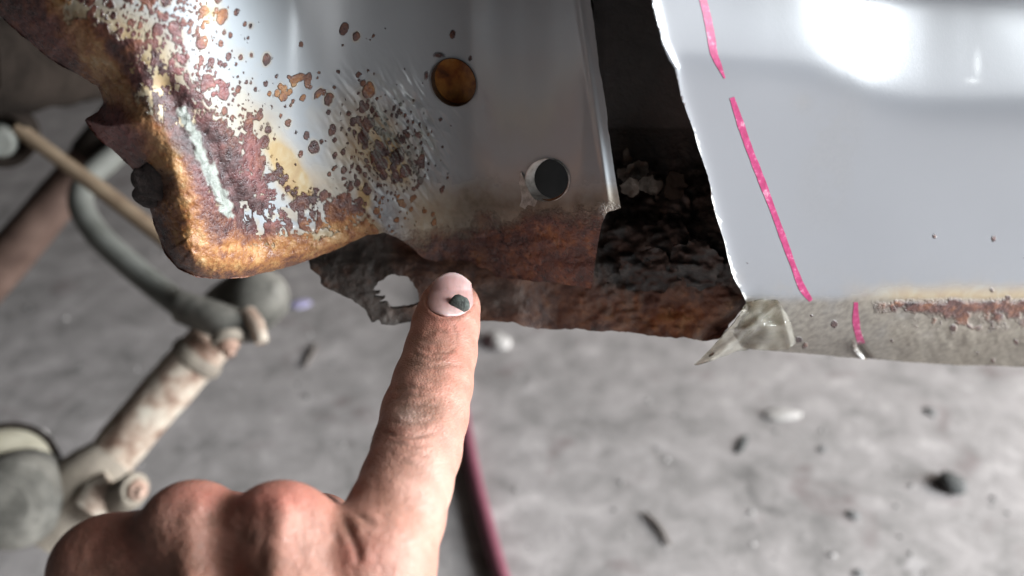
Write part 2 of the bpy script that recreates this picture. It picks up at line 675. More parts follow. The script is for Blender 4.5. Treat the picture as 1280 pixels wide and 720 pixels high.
# ------------------------------------------------------------------ car body corner
body = thing('car_body', (0, 0, .2), 'cut open rusty white car body corner with magenta marker line on the outer skin', 'car body')
SIL = [(-70, -30), (-30, 2), (0, 20), (30, 46), (60, 72), (95, 92), (122, 108), (130, 128), (122, 142), (106, 150),
       (122, 172), (150, 196), (167, 212), (173, 236), (186, 258), (195, 288), (206, 316), (222, 335), (246, 346),
       (275, 349), (310, 346), (350, 337), (390, 325), (430, 308), (458, 294)]
BOT = [(480, 291), (505, 302), (530, 322), (575, 336), (610, 344), (650, 350), (700, 354), (738, 361), (746, 318), (752, 280), (760, 266), (776, 260)]
outA = SIL + BOT + [(768, 215), (758, 140), (750, 90), (738, 0), (728, -70), (-70, -70)]
wob_only = lambda q: 1.0 if q[1] > 5 and q[0] < 765 else 0.1
outA = ragged(outA, 2.2, 19, 3, only=wob_only)
bA = spl([-90, 60, 150, 220, 260, 300, 340, 400, 450, 500, 545, 575, 605, 650, 700, 735, 752, 780],
         [2, -10, -12.5, -9.5, -5, 2.5, 11.5, 20, 24.4, 27.6, 29.8, 29.6, 26.8, 20.2, 11.6, 6.0, 4.2, 3.2])
edge_left = np.array([(-120, -80)] + SIL)


def rust_height(u, v):
    d, _ = seg(u, v, SIL)
    w = sm(95, 15, d)
    return w * ((fbm(u / 22, v / 22, 5, 5) - .5) * 3.2 + (fbm(u / 7, v / 7, 9, 3) - .5) * 1.0)


def yA(u, v):
    y = bA(u) + .030 * (300 - v) + .016 * np.maximum(230 - v, 0)
    dl, t = seg(u, v, SIL)
    Lw = np.interp(t, [0, .45, .60, .7, 1], [78, 70, 52, 26, 12])
    amp = np.interp(t, [0, .45, .60, .7, 1], [15, 14, 13, 7, 2])
    k = np.clip(1 - dl / Lw, 0, 1)
    y = y + amp * k ** 2.2
    y = y - rust_height(u, v) * .55
    # groove next to the grey scrape and blistered dents
    dg, _ = seg(u, v, [(205, 110), (255, 180), (290, 250), (320, 300)])
    y = y + 2.2 * np.exp(-(dg / 16) ** 2)
    ds, _ = seg(u, v, [(228, 140), (258, 200), (284, 262)])
    y = y - 1.3 * np.exp(-(ds / 10) ** 2) * (.5 + fbm(u / 9, v / 9, 44, 3))
    de = np.hypot((u - 192) / 22, (v - 230) / 20)
    y = y + 3.0 * np.exp(-de ** 4)
    # crumpled patch by the holes
    wc = np.exp(-(((u - 495) / 55) ** 2 + ((v - 185) / 62) ** 2))
    a, b = rot(u, v, -32)
    y = y + wc * (np.abs(fbm(a / 10, b / 42, 21, 3) - .5) * 5.0 - .6)
    # lower rusty apron rough
    wl = sm(262, 300, v) * sm(470, 520, u)
    y = y + wl * ((fbm(u / 30, v / 20, 31, 4) - .5) * 2.0 + .035 * (v - 262))
    # dark face: crease above the rust, folded right edge
    y = y - .9 * np.exp(-((v - 262 - .0 * u) / 14) ** 2) * sm(560, 620, u) * sm(770, 740, u)
    xr = 738 + (v - 0) * .145
    y = y - .55 * np.exp(-((u - xr + 14) / 4) ** 2) * sm(262, 240, v)
    return y * .001


DARK_BLOB = (192, 230)


def maskA(u, v):
    dl, t = seg(u, v, SIL)
    n = fbm(u / 26, v / 26, 2, 5)
    nf = fbm(u / 8, v / 8, 4, 4)
    Lw = np.interp(t, [0, .25, .45, .62, .72, .85, 1], [62, 68, 84, 92, 62, 34, 16])
    lip = sm(1.15, .75, dl / Lw + (n - .5) * .9 + (nf - .5) * .5)
    # spots
    g = lambda cx, cy, a, b, deg=0: np.exp(-(lambda p, q: (p / a) ** 2 + (q / b) ** 2)(*rot(u - cx, v - cy, deg)))
    dens = 1.5 * g(200, 85, 62, 110, -25) + .75 * g(300, 200, 60, 60, 30) + .55 * g(375, 110, 34, 22) + 1.0 * g(330, 285, 95, 34, -15) \
        + .35 * g(265, 20, 40, 35) + 1.25 * g(478, 190, 44, 62, -20) + .05 * g(420, 60, 60, 50) + .18
    dens = np.clip(dens - .17, 0, 1) * sm(600, 560, u)
    s1 = spots(u, v, 15, dens * .85, 3, 15, 1.35)
    s2 = spots(u, v, 8, dens * 1.0, 8, 20, 1.5)
    s3 = spots(u, v, 26, np.clip(dens - .25, 0, 1) * .8, 13, 12, 1.3, .12, .42)
    s4 = spots(u, v, 4.5, dens * .9, 17, 20, 1.6)
    halo = np.maximum(spots(u, v, 15, dens * .85, 3, 15, 1.35, .20, .66), spots(u, v, 26, np.clip(dens - .25, 0, 1) * .8, 13, 12, 1.3, .18, .52))
    r = np.maximum.reduce([s1, s2 * .95, s3, s4 * .8 * sm(380, 300, u) + s4 * .8 * sm(410, 440, u)])
    # dense streak
    dk, _ = seg(u, v, [(196, 92), (235, 160), (285, 225), (330, 262)])
    streak = sm(1.0, .45, dk / 46 + (n - .5) * 1.5 + (nf - .5) * .9)
    dk2, _ = seg(u, v, [(270, 290), (350, 288), (420, 262)])
    streak2 = sm(1.0, .5, dk2 / 34 + (n - .5) * 1.6 + (nf - .5) * 1.3)
    r = np.maximum.reduce([r, lip, streak, streak2 * .9])
    # apron and the rust creeping up the dark face
    ap = sm(232, 330, v + (n - .5) * 60 - 18 * np.exp(-((u - 545) / 60) ** 2) + 10 * sm(600, 700, u)) * sm(440, 510, u)
    r = np.maximum(r, ap)
    for (x, y, a, b) in [(549, 103 - 34, 9, 4), (533, 95, 3, 7)]:
        r = np.maximum(r, .8 * np.exp(-((u - x) / a) ** 2 - ((v - y) / b) ** 2))
    # single marks
    for (x, y, a, b, dg) in [(277, 112, 8, 13, -15), (192, 122, 8, 8, 0), (188, 3, 6, 5, 0), (276, 24, 5, 6, 0), (430, 36, 5, 8, 20), (315, 185, 10, 22, -10), (355, 118, 4, 8, 0), (385, 100, 4, 9, 10), (372, 98, 10, 5, -25)]:
        p, q = rot(u - x, v - y, dg)
        r = np.maximum(r, sm(1.25, .85, np.hypot(p / a, q / b) + (nf - .5) * .5))
    # stain (ochre, yellow) and halo
    st = 2.6 * g(362, 215, 14, 36, -28) + 1.2 * g(456, 248, 8, 20, -8) + .9 * g(492, 200, 22, 44, -20) + .5 * g(455, 170, 40, 50) + .85 * g(262, 15, 13, 16) + .4 * g(400, 235, 40, 26) \
        + .55 * g(320, 150, 30, 55, -20) + .7 * sm(1.9, 1.0, dl / Lw + (n - .5) * .6) + .16 * g(200, 90, 80, 95, -25) + .25 * g(440, 190, 50, 60)
    st = np.clip(st + (n - .5) * .5 - .08, 0, .9) * np.where(st > .05, 1, 0)
    st = np.maximum(st, halo * (.16 + .4 * n))
    st = np.maximum(st, .75 * sm(215, 268, v + (n - .5) * 40) * sm(480, 530, u) * .8)
    dark = 1.0 * np.exp(-(np.hypot((u - 192) / 26, (v - 230) / 24)) ** 4) + 1.0 * sm(1, .3, dk / 40 + (n - .5) * 1.3) \
        + .55 * np.clip(s2 * g(475, 190, 60, 75, -20) * 1.6, 0, 1)
    dark = np.clip(dark + (nf - .55) * .9 * (dark > .05), 0, 1)
    # lower apron: dark
    dark = np.maximum(dark, sm(275, 330, v + (n - .5) * 60) * sm(500, 560, u) * (.05 + .7 * (nf - .3)))
    dark = np.clip(dark, 0, 1)
    ridge, _ = seg(u, v, [(70, -20), (105, 55), (150, 118), (188, 158), (205, 200)])
    ridge2, _ = seg(u, v, [(215, 215), (232, 290), (262, 322), (330, 318), (430, 292), (520, 262), (560, 262)])
    orange = .95 * sm(32, 8, ridge + (n - .5) * 26) + .8 * sm(36, 8, ridge2 + (n - .5) * 22) + .8 * g(372, 110, 30, 24) + .8 * g(262, 30, 20, 24) + .5 * g(470, 110, 14, 10)
    orange = orange + .24 * ap * sm(340, 280, v)
    orange = np.clip(orange + (nf - .5) * .8 + (n - .5) * .6, 0, 1)
    bare = np.zeros(u.shape)
    ds, ts = seg(u, v, [(229, 143), (248, 180), (262, 214), (284, 264)])
    bare = np.maximum(bare, sm(9.0, 4.5, ds + (nf - .5) * 17))
    a, b = rot(u, v, -32)
    scr = (fbm(a / 3.2, b / 34, 77, 3) > .60) * g(500, 175, 38, 62, -25)
    bare = np.maximum(bare, np.clip(scr * 1.1, 0, .8))
    red = np.clip(.7 * sm(1, .3, dk / 40) + .6 * g(150, 175, 40, 50) + .9 * g(226, 75, 40, 60, -20) + .8 * g(315, 185, 14, 28) + .8 * g(277, 112, 14, 18) + .9 * g(128, 165, 40, 34) + .5 * g(300, 245, 60, 30) + .5 * g(60, 40, 60, 40) + .25 * g(590, 300, 40, 20) + (n - .5) * .6, 0, 1) * (1 - .6 * ap)
    pale = np.zeros(u.shape)
    # white paint islands in the rust near the bottom
    pn = fbm(u / 7, v / 13, 33, 4) + .25 * (fbm(u / 3, v / 3, 35, 2) - .5)
    wpi = g(358, 268, 70, 36, -14) * sm(1.0, 1.35, dl / Lw) + .75 * g(205, 105, 40, 55, -25) + .6 * g(245, 70, 45, 60)
    isl = sm(.60, .64, pn + .22 * (np.clip(wpi, 0, 1) - .55)) * sm(.15, .4, wpi)
    r = r * (1 - .96 * isl)
    dirt = np.clip(.95 * sm(205, 280, v + (n - .5) * 50) * sm(520, 600, u) + .25 * g(490, 180, 60, 70), 0, .8)
    z = np.zeros(u.shape)
    r = np.clip(r, 0, 1)
    return {'mask': np.stack([r, st, dark, bare], 1), 'maskb': np.stack([orange, dirt, red, pale], 1)}


holeA1 = circle(567, 103, 27, 31, -28)
holeA2 = circle(684, 225, 27.5, 27, 0)
inner = sheet('inner_arch_panel', outA, [holeA1, holeA2], yA, 1.6, .0013, [M_inner, M_back, M_redge], body, maskA)


def collar(name, ring, depth, mat, parent, flare=0.0, ragged_amp=0.0):
    """the wall of a pressed hole, going back into the panel"""
    n = len(ring)
    u, v = ring[:, 0], ring[:, 1]
    fr = P(u, v, yA(u, v) - .0003)
    cen = fr.mean(0)
    nr = np.cross(fr[n // 4] - cen, fr[0] - cen)
    nr /= np.linalg.norm(nr)
    if nr[1] < 0:
        nr = -nr
    rr = fr - cen
    rings = []
    for s_, o_ in ((1.012, .0004), (1.0, -.0003), (.98, .0003), (.97, depth * .5), (.965, depth)):
        rings.append(cen + rr * s_ + nr * o_)
    out = [cen + rr * 1.02 + nr * depth]
    v_ = np.concatenate(rings + out)
    k = len(rings) + 1
    q = []
    for i in range(k - 1):
        for j in range(n):
            j2 = (j + 1) % n
            q.append((i * n + j, i * n + j2, (i + 1) * n + j2, (i + 1) * n + j))
    me = mesh_np(name, v_, np.array(q))
    return link(name, me, mat, parent)


M_col = simple('pale hole rim', [(.3, (.30, .28, .25)), (.5, (.62, .60, .56)), (.7, (.80, .79, .76))], 500, .4, .4, .0004)
M_colr = simple('dark rusty rim', [(.3, (.03, .018, .012)), (.7, (.10, .055, .03))], 500, .5, .3, .0004)
collar('hole_rim', holeA2, .0030, M_col, inner)
collar('hole_rim', holeA1, .0030, M_colr, inner)
# amber wax filled backing seen through the upper hole
cen = P(np.array([567.]), np.array([103.]), yA(np.array([567.]), np.array([103.])))[0]
bm_u, bm_v = circle(566, 102, 38, 42, -28)[:, 0], circle(566, 102, 38, 42, -28)[:, 1]
ringp = P(bm_u, bm_v, yA(bm_u, bm_v) + .0036)
cc = ringp.mean(0) + np.array([0, .0012, 0])
vl = np.concatenate([ringp, ringp * .6 + cc * .4 + np.array([0, .0004, 0]), cc[None]])
n = len(ringp)
fc = [(i, (i + 1) % n, n + (i + 1) % n, n + i) for i in range(n)] + [(n + i, n + (i + 1) % n, 2 * n, 2 * n) for i in range(n)]
me = bpy.data.meshes.new('backing_plate')
me.from_pydata([tuple(x) for x in vl], [], [tuple(dict.fromkeys(f)) for f in fc])
for p in me.polygons:
    p.use_smooth = True
link('backing_plate', me, M_plug, inner)

M_scab = simple('black rust scab', [(.3, (.012, .010, .010)), (.7, (.075, .055, .05))], 500, .6, .8, .0008)
o = lump('rust_scab', P(np.array(198.), np.array(230.), yA(np.array([198.]), np.array([230.]))[0] + .0008), (.0052, .0018, .0042), M_scab, inner, 14, .8, .3, 4, 1.0)

# inner sill: the dark recess and the rusted, torn lower edge
outB = [(400, 345), (388, 336), (385, 318), (400, 300), (470, 285), (600, 290), (700, 290), (738, 285), (744, 150), (740, -100), (900, -100), (925, 300), (936, 372),
        (928, 386), (912, 404), (898, 424), (880, 427), (830, 421), (760, 414), (690, 411), (655, 409), (640, 402), (600, 400), (560, 398), (512, 402), (494, 405), (478, 405), (474, 396),
        (466, 402), (458, 388), (440, 376), (420, 366), (402, 354)]
outB = ragged(outB, 3.5, 34, 7)
outB = ragged(outB, 1.6, 6, 9, step=2.0)
holeB = ragged([(466, 364), (472, 355), (482, 346), (492, 342), (507, 344), (516, 352), (523, 366), (523, 382), (512, 384), (500, 387), (488, 388), (484, 381), (474, 378), (481, 372), (467, 370), (476, 366)], 4.0, 9, 12, 1.2)
slitB = ragged([(757, 347), (760, 347), (763, 359), (760, 360)], .6, 5, 3, 1.2)
bB = spl([370, 430, 520, 600, 680, 750, 800, 860, 930, 970], [34, 34, 34, 32, 27, 24, 23, 19, 13.0, 14.0])


def yB(u, v):
    y = bB(u)
    up = np.clip(330 - v, 0, 400)
    y = y + .10 * np.minimum(up, 170) * sm(700, 760, u) * (1 - .5 * sm(880, 940, u)) + .05 * up
    y = y - .055 * np.clip(v - 350, 0, 90) - 5.0 * sm(300, 352, v) * sm(700, 640, u)
    w = sm(690, 760, u)
    y = y - w * ((fbm(u / 56, v / 40, 51, 4) - .5) * 7.0) * sm(200, 260, v)
    y = y + (fbm(u / 16, v / 14, 57, 4) - .5) * 1.5 * sm(150, 230, v)
    # fold beside the flap
    d, _ = seg(u, v, [(742, 272), (742, 352)])
    y = y - 2.0 * np.exp(-(d / 5) ** 2)
    d, _ = seg(u, v, [(880, 425), (905, 408), (930, 385)])
    y = y + 4 * np.exp(-(d / 9) ** 2)
    return y * .001


def maskB(u, v):
    n = fbm(u / 34, v / 34, 62, 5)
    nf = fbm(u / 9, v / 9, 64, 4)
    tar = sm(380, 330, v + (n - .5) * 90) * sm(715, 765, u + (n - .5) * 40)
    tar = np.maximum(tar, sm(525, 480, u + (n - .5) * 60) * .55 * sm(.3, .6, nf))
    tar = np.maximum(tar, sm(395, 402, v + (n - .5) * 10) * sm(610, 560, u) * .9)
    gap = sm(520, 470, u + (n - .5) * 50) * sm(.70, .45, n) * .85
    gap = np.maximum(gap, np.exp(-((u - 628) / 30) ** 4 - ((v - 372) / 20) ** 4) * .9)
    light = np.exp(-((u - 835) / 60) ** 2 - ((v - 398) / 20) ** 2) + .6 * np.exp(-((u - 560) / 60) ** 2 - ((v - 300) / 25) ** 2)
    smo = sm(225, 170, v + (nf - .5) * 40 + (n - .5) * 50) * sm(700, 740, u)
    z = np.zeros(u.shape)
    return {'maskb': np.stack([smo, z, z, z], 1), 'mask': np.stack([np.ones(u.shape), np.clip(tar, 0, 1), np.clip(gap, 0, 1), np.clip(light, 0, 1)], 1)}


sill = sheet('inner_sill', outB, [holeB, slitB], yB, 2.0, .0012, [M_sill, M_sill, M_sill], body, maskB)

# flakes of scale lifting off the sill, and the torn lip under the lower hole
M_scale = simple('lifting scale', [(.34, (.012, .011, .011)), (.55, (.034, .032, .031)), (.68, (.085, .08, .075))], 300, .42, .5)
rf = np.random.RandomState(21)
for i, (fu, fv) in enumerate([(800, 262), (842, 268), (786, 304), (838, 312), (872, 330), (812, 338)]):
    if fu > 868 + (fv - 240) * .38 - 30:
        fu -= 60
    w_, h_ = rf.uniform(48, 72), rf.uniform(34, 54)
    o = ragged(circle(fu, fv, w_ / 2 * 1.2, h_ / 2 * 1.2, rf.uniform(0, 90), 9), 11.0, 14, 60 + i, 1.8)
    o = ragged(o, 3.0, 5, 61 + i, 1.8)
    tx, ty = rf.uniform(-.04, .04), rf.uniform(-.02, .05)
    sheet('scale_flake', o, [], lambda a, b: yB(a, b) - .0009 - .0004 * i + .001 * (tx * (a - fu) + ty * (b - fv)) + .001 * (np.abs(fbm(a / 30, b / 18, 70 + i, 2) - .5) * 3.0), 2.0, .0004, [M_scale], sill)
o = ragged([(652, 214), (656, 230), (664, 244), (672, 251), (668, 258), (660, 256), (656, 262), (650, 258), (652, 246), (649, 230)], 1.5, 6, 83, 1.3)
sheet('torn_lip', o, [], lambda a, b: yA(a, b) - .0009 - .00003 * (b - 230), 1.2, .0004, [M_col], inner)

# sheet added behind the holes to block light, coloured near-black
wall = sheet('cavity_blackout', [(560, -130), (1000, -130), (1000, 330), (560, 330)], [], lambda u, v: .062 + .00004 * (u - 640) + 0 * v + .0015 * np.sin(u / 22.), 8.0, .001, [M_cav], body)

# outer skin
outC = [(800, -90), (815, 0), (829, 55), (836, 72), (845, 86), (851, 118), (862, 150), (872, 186), (884, 222), (893, 262), (905, 308),
        (917, 348), (930, 373), (936, 388), (926, 402), (918, 418), (926, 432), (940, 437), (985, 440), (1030, 444), (1062, 447), (1120, 452), (1200, 456), (1280, 459), (1420, 462), (1420, -90)]
outC = ragged(outC, 2.6, 42, 17, 2.0, only=lambda q: 1.0 if q[0] < 960 else .6)
outC = ragged(outC, 1.5, 7, 19, 1.6, only=lambda q: (1.0 if q[0] < 960 else .4) * float(sm(.35, .6, fbm(q[1:] / 30, q[1:] * 0, 5, 2))[0]))
vline = spl([780, 900, 960, 1020, 1060, 1100, 1150, 1200, 1290, 1430], [68, 70, 74, 84, 100, 116, 126, 127, 124, 122])
CUT = [(800, -90), (815, 0), (829, 55), (845, 86), (851, 118), (872, 186), (893, 262), (917, 348), (930, 373)]


def yC(u, v):
    y = .075 * (u - 820)
    k = vline(u) - v
    w = 16.0
    y = y + .062 * (w * np.logaddexp(0, np.clip(k / w, -40, 40)))
    k = v - (374 + .0 * u)
    w = 4.0
    y = y + .10 * (w * np.logaddexp(0, np.clip(k / w, -40, 40)))
    k = v - 418 - .03 * (u - 930)
    y = y + .16 * (6.0 * np.logaddexp(0, np.clip(k / 6.0, -40, 40)))
    y = y + (fbm(u / 190, v / 190, 71, 2) - .5) * 1.3
    band = sm(372, 384, v) * sm(1060, 1160, u)
    y = y - band * (fbm(u / 18, v / 14, 73, 4) - .45) * 1.1
    d, _ = seg(u, v, CUT)
    y = y - .6 * np.exp(-d / 4.5)
    d, _ = seg(u, v, [(1074, 432), (1088, 452)])
    y = y + 3.0 * np.exp(-(d / 3.0) ** 2)
    return y * .001


def maskC(u, v):
    n = fbm(u / 30, v / 30, 82, 5)
    nf = fbm(u / 8, v / 8, 84, 4)
    low = sm(366, 382, v)
    right = sm(1060, 1190, u + (n - .5) * 120)
    r = low * right * sm(428, 384, v + (n - .5) * 40) * (.36 + .7 * sm(.40, .62, nf * .6 + n * .4))
    r = np.maximum(r, spots(u, v, 16, low * .13, 91, 0, 1.0, .1, .3) * .85)
    r = np.maximum(r, spots(u, v, 34, sm(230, 380, v) * .14, 95, 0, 1.0, .04, .12) * .8)
    d, _ = seg(u, v, CUT)
    pale = sm(3.5, 1.0, d + (nf - .5) * 9) * sm(150, 190, v + 80 * (n - .3)) * .95
    r = np.maximum(r, sm(10, 3, d + (nf - .5) * 26) * .55 * (nf > .6))
    r = np.maximum(r, np.exp(-((v - 384 - 4 * (n - .5)) / (7 + 8 * n)) ** 2) * sm(1085, 1150, u + (nf - .5) * 60) * (.5 + .6 * nf))
    st = np.clip(.5 * low * right + .55 * sm(345, 372, v) * sm(1040, 1150, u) * sm(400, 370, v) + (n - .5) * .3, 0, .6) * sm(330, 370, v)
    hand_reflection = np.exp(-(rot(u - 1040, v - 190, 12)[0] / 34) ** 4 - (rot(u - 1040, v - 190, 12)[1] / 95) ** 4) * .09 * sm(.35, .6, n + .1)  # faint darker patch painted as the reflection of the hand
    tick = np.maximum(np.exp(-((u - 1222) / 4) ** 2 - ((v - 80) / 14) ** 2), np.exp(-((u - 1216) / 8) ** 2 - ((v - 101) / 3.5) ** 2)) * .35
    tick = np.maximum(tick, np.exp(-((u - 1004) / 12) ** 2 - ((v - 128) / 12) ** 2) * .16)
    dirt = np.clip(low * (.95 + (n - .5) * .8) + .30 * sm(418, 436, v) + hand_reflection + tick + .14 * sm(300, 374, v) * (n), 0, .9)  # sill dirt and ticks, with the painted hand reflection mixed in
    dark = np.clip(spots(u, v, 16, low * .13, 91, 0, 1.0, .1, .3) * .7, 0, 1)
    z = np.zeros(u.shape)
    return {'mask': np.stack([np.clip(r, 0, 1), st, dark, z], 1), 'maskb': np.stack([.15 * low * right, dirt, z, np.clip(pale, 0, 1)], 1)}


skin = sheet('outer_skin', outC, [], yC, 2.0, .0009, [M_skin, M_back, M_edge], body, maskC)


def stroke(pts, widths, seed):
    pts = np.asarray(pts, float)
    L = np.r_[0, np.cumsum(np.hypot(*(pts[1:] - pts[:-1]).T))]
    s = np.linspace(0, L[-1], int(L[-1] / 3))
    c = np.stack([spl(L, pts[:, 0])(s), spl(L, pts[:, 1])(s)], 1)
    w = np.interp(s, L, widths) * (1 + .35 * (fbm(s / 9, s * 0, seed, 3) - .5))
    t = np.gradient(c, axis=0)
    t /= np.hypot(*t.T)[:, None]
    nn = np.stack([-t[:, 1], t[:, 0]], 1)
    o = np.concatenate([c + nn * w[:, None] / 2, (c - nn * w[:, None] / 2)[::-1]])
    sheet('marker_line', o, [], lambda u, v: yC(u, v) - .00010, 2.0, .00006, [M_marker], skin)


stroke([(874, -40), (878, -5), (884, 20), (889, 45), (893, 68), (900, 84), (906, 98)], [8, 10, 9, 11, 9, 6, 2], 1)
stroke([(915, 122), (925, 152), (936, 184), (950, 220), (966, 262), (980, 300), (994, 338), (1004, 362), (1014, 376)], [6, 9, 8, 9, 7, 8, 7, 9, 5], 2)
stroke([(1070, 378), (1070, 400), (1072, 414), (1077, 430)], [5, 9, 8, 9], 3)
# the little lifted sliver under the last mark
o = ragged([(1064, 424), (1068, 428), (1074, 440), (1085, 450), (1078, 449), (1068, 440)], .6, 5, 4, 1.5)
sheet('metal_sliver', o, [], lambda u, v: yC(u, v) - .0012 - .00003 * (440 - v), 1.0, .0004, [M_edge, M_back, M_edge], skin)

# loose clear film hanging from the cut corner
o = ragged([(869, 457), (884, 441), (900, 424), (918, 403), (934, 378), (952, 374), (972, 376), (983, 390), (990, 408), (994, 428), (985, 437), (960, 438), (938, 436), (918, 440), (895, 449)], 1.8, 10, 27, 2.0)


def yf(u, v):
    a, b = rot(u, v, 32)
    y = yC(np.maximum(u, 925), np.minimum(v, 430)) - .0022
    y = y - .001 * (fbm(u / 30, v / 26, 97, 2) - .5) * 6 - .0022 * np.exp(-(((u - 935) + (v - 412) * 1.2) / 9) ** 2)
    y = y - .0012 * np.exp(-((v - 410 + .1 * (u - 940)) / 4) ** 2) - .0018 * np.exp(-((u - 980 - .25 * (v - 400)) / 5) ** 2)
    return y


sheet('torn_sealer_film', o, [], yf, 1.3, .00035, [M_film], body)

# height for the light block added over the recess, above the picture
_zt = P(np.array(800.), np.array(-25.), .006)[2]

# underside, rail and wheel housing behind (dark)
def box(name, c, s, mat, parent=None, rz=0.0, bev=.004):
    import bmesh
    bm = bmesh.new()
    bmesh.ops.create_cube(bm, size=1.0)
    for v in bm.verts:
        v.co = Vector((v.co.x * s[0], v.co.y * s[1], v.co.z * s[2]))
    bmesh.ops.bevel(bm, geom=list(bm.edges), offset=bev, segments=2, affect='EDGES')
    bmesh.ops.transform(bm, matrix=Matrix.Translation(Vector(c)) @ Matrix.Rotation(rz, 4, 'Z'), verts=bm.verts)
    me = bpy.data.meshes.new(name)
    bm.to_mesh(me)
    bm.free()
    return link(name, me, mat, parent)


box('recess_light_block', (.10, .05, _zt + .011), (.36, .085, .02), M_cav, body)  # unseen box added to keep light from above out of the cavity
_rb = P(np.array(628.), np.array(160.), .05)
box('side_light_block', (_rb[0], .0560, _rb[2]), (.002, .018, .10), M_cav, body, 0, .0005)  # unseen plate added to stop light entering behind the panel
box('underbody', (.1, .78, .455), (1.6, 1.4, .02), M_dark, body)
a = Wd(np.array(-60.), np.array(80.), .42)
b = Wd(np.array(150.), np.array(88.), .55)
tube('chassis_rail', [a + (b - a) * t for t in (0, .3, .6, 1)], [.022, .021, .018, .014], M_dark, body, seg=18, wob=.25)
adopt(body)

# ------------------------------------------------------------------ suspension
def px(*l):
    return [Wd(np.array(float(a)), np.array(float(b)), float(c)) for a, b, c in l]


arm = thing('suspension_arm', px((180, 520, .5))[0], 'mud crusted beige suspension arm with rusty bolts at its upper bush', 'suspension arm')
s = .5 / FPX
tube('arm_tube', px((92, 632, .50), (120, 596, .50), (180, 522, .50), (232, 462, .50), (264, 426, .50)), [30 * s, 30 * s, 31 * s, 30 * s, 29 * s], M_arm, arm, 28, wob=.16, seed=2)
tube('end_casting', px((60, 668, .49), (88, 630, .49), (118, 598, .495), (140, 574, .50)), [38 * s, 47 * s, 46 * s, 33 * s], M_knuck, arm, 28, wob=.22, seed=3)
tube('clamp_ring', px((112, 640, .475), (128, 622, .478), (146, 610, .48)), [24 * s, 27 * s, 24 * s], M_arm, arm, 24, wob=.25, seed=5)


def bolt(p, ax, r, washer=True):
    if washer:
        lathe('washer', p, ax, [(0, .0012), (r * 1.35, .0012), (r * 1.45, 0), (r * 1.45, -.003), (0, -.003)], M_knuck, arm, 24)
    lathe('arm_bolt', p, ax, [(0, r * .95), (r * .78, r * .95), (r, r * .75), (r, 0), (r, -.002)], M_boltm, arm, 6)
    return lathe('arm_bolt', p, ax, [(0, r * 1.5), (r * .45, r * 1.5), (r * .52, r * 1.3), (r * .52, r * .9)], M_boltm, arm, 16)


tube('bolt_boss', px((140, 628, .482), (152, 622, .474), (164, 614, .470)), [20 * s, 22 * s, 19 * s], M_knuck, arm, 20, wob=.12, seed=6)
bolt(px((168, 611, .468))[0], (.75, -.55, .25), 13 * s)
up_ = px((300, 375, .50))[0]
tube('upper_bush', px((262, 408, .54), (288, 390, .52), (316, 376, .505), (336, 367, .497), (347, 362, .493)), [27 * s, 40 * s, 42 * s, 33 * s, 7 * s], M_bush, arm, 30, wob=.10, seed=8)
tube('bracket', px((228, 384, .49), (256, 394, .485), (290, 406, .48), (322, 412, .48)), [20 * s, 21 * s, 22 * s, 16 * s], M_bush, arm, 20, wob=.15, seed=9)
bolt(px((284, 426, .470))[0], (.25, -.70, -.55), 13 * s)
tube('bracket_lug', px((310, 392, .478), (322, 408, .472), (328, 428, .470)), [10 * s, 9 * s, 8 * s], M_arm, arm, 16, wob=.2, seed=11)
for t_ in (.10, .90):
    a_, b_ = px((92, 632, .50), (264, 426, .50))
    q_ = a_ + (b_ - a_) * t_
    lathe('weld_ring', q_, b_ - a_, [(29 * s, -.004), (33.5 * s, -.0025), (34 * s, 0), (33 * s, .002), (29 * s, .004)], M_knuck, arm, 32)
adopt(arm)

o = tube('anti_roll_bar', px((215, 105, .66), (176, 160, .62), (140, 196, .60), (108, 226, .585), (101, 256, .57), (118, 288, .56), (156, 326, .55), (200, 362, .54), (248, 398, .53)),
         [16 * .55 / FPX] * 9, M_greybar, None, 24, step=.004)
tag(o, 'bent grey anti roll bar curving down to the arm bush', 'anti roll bar')
rod = thing('brown_strut', px((70, 260, .62))[0], 'thick brown rusted strut running to the left edge', 'strut')
tube('strut_tube', px((-60, 400, .62), (20, 310, .62), (90, 226, .62), (124, 184, .62)), [29 * .62 / FPX, 28 * .62 / FPX, 25 * .62 / FPX, 24 * .62 / FPX], M_brown, rod, 24, wob=.08)
tube('strut_sleeve', px((112, 198, .62), (150, 152, .62), (190, 104, .62)), [27 * .62 / FPX] * 3, M_dark, rod, 24)
adopt(rod)
lk = thing('thin_link_rod', px((110, 230, .5))[0], 'thin tan link rod with round dark bush at its left end', 'link rod')
tube('rod', px((22, 160, .5), (70, 196, .5), (130, 240, .5), (230, 318, .5)), [9 * s, 9 * s, 10.5 * s, 10.5 * s], M_tan, lk, 18)
ax = np.array([.25, -.95, .2])
lathe('bush_ring', px((2, 172, .5))[0], ax, [(0, -.006), (24 * s, -.006), (24 * s, .001), (33 * s, .004), (39 * s, 0), (39 * s, -.014), (0, -.014)], M_dark, lk)
lathe('bush_core', px((-2, 178, .495))[0], ax, [(0, .002), (15 * s, .002), (20 * s, -.002), (20 * s, -.01)], M_greybar, lk)
adopt(lk)
dm = thing('rubber_mount', px((10, 600, .48))[0], 'grey round mount with cream top plate beside the arm end', 'mount')
ax2 = np.array([.22, -.32, .9])
s2 = .48 / FPX
c0 = px((4, 588, .48))[0]
lathe('top_plate', c0, ax2, [(0, .004), (46 * s2, .003), (58 * s2, .001), (60 * s2, -.002), (60 * s2, -.006), (0, -.006)], M_cream, dm)
lathe('dark_rim', c0, ax2, [(58 * s2, .0015), (66 * s2, .002), (68 * s2, -.004), (60 * s2, -.010), (0, -.010)], M_dark, dm)
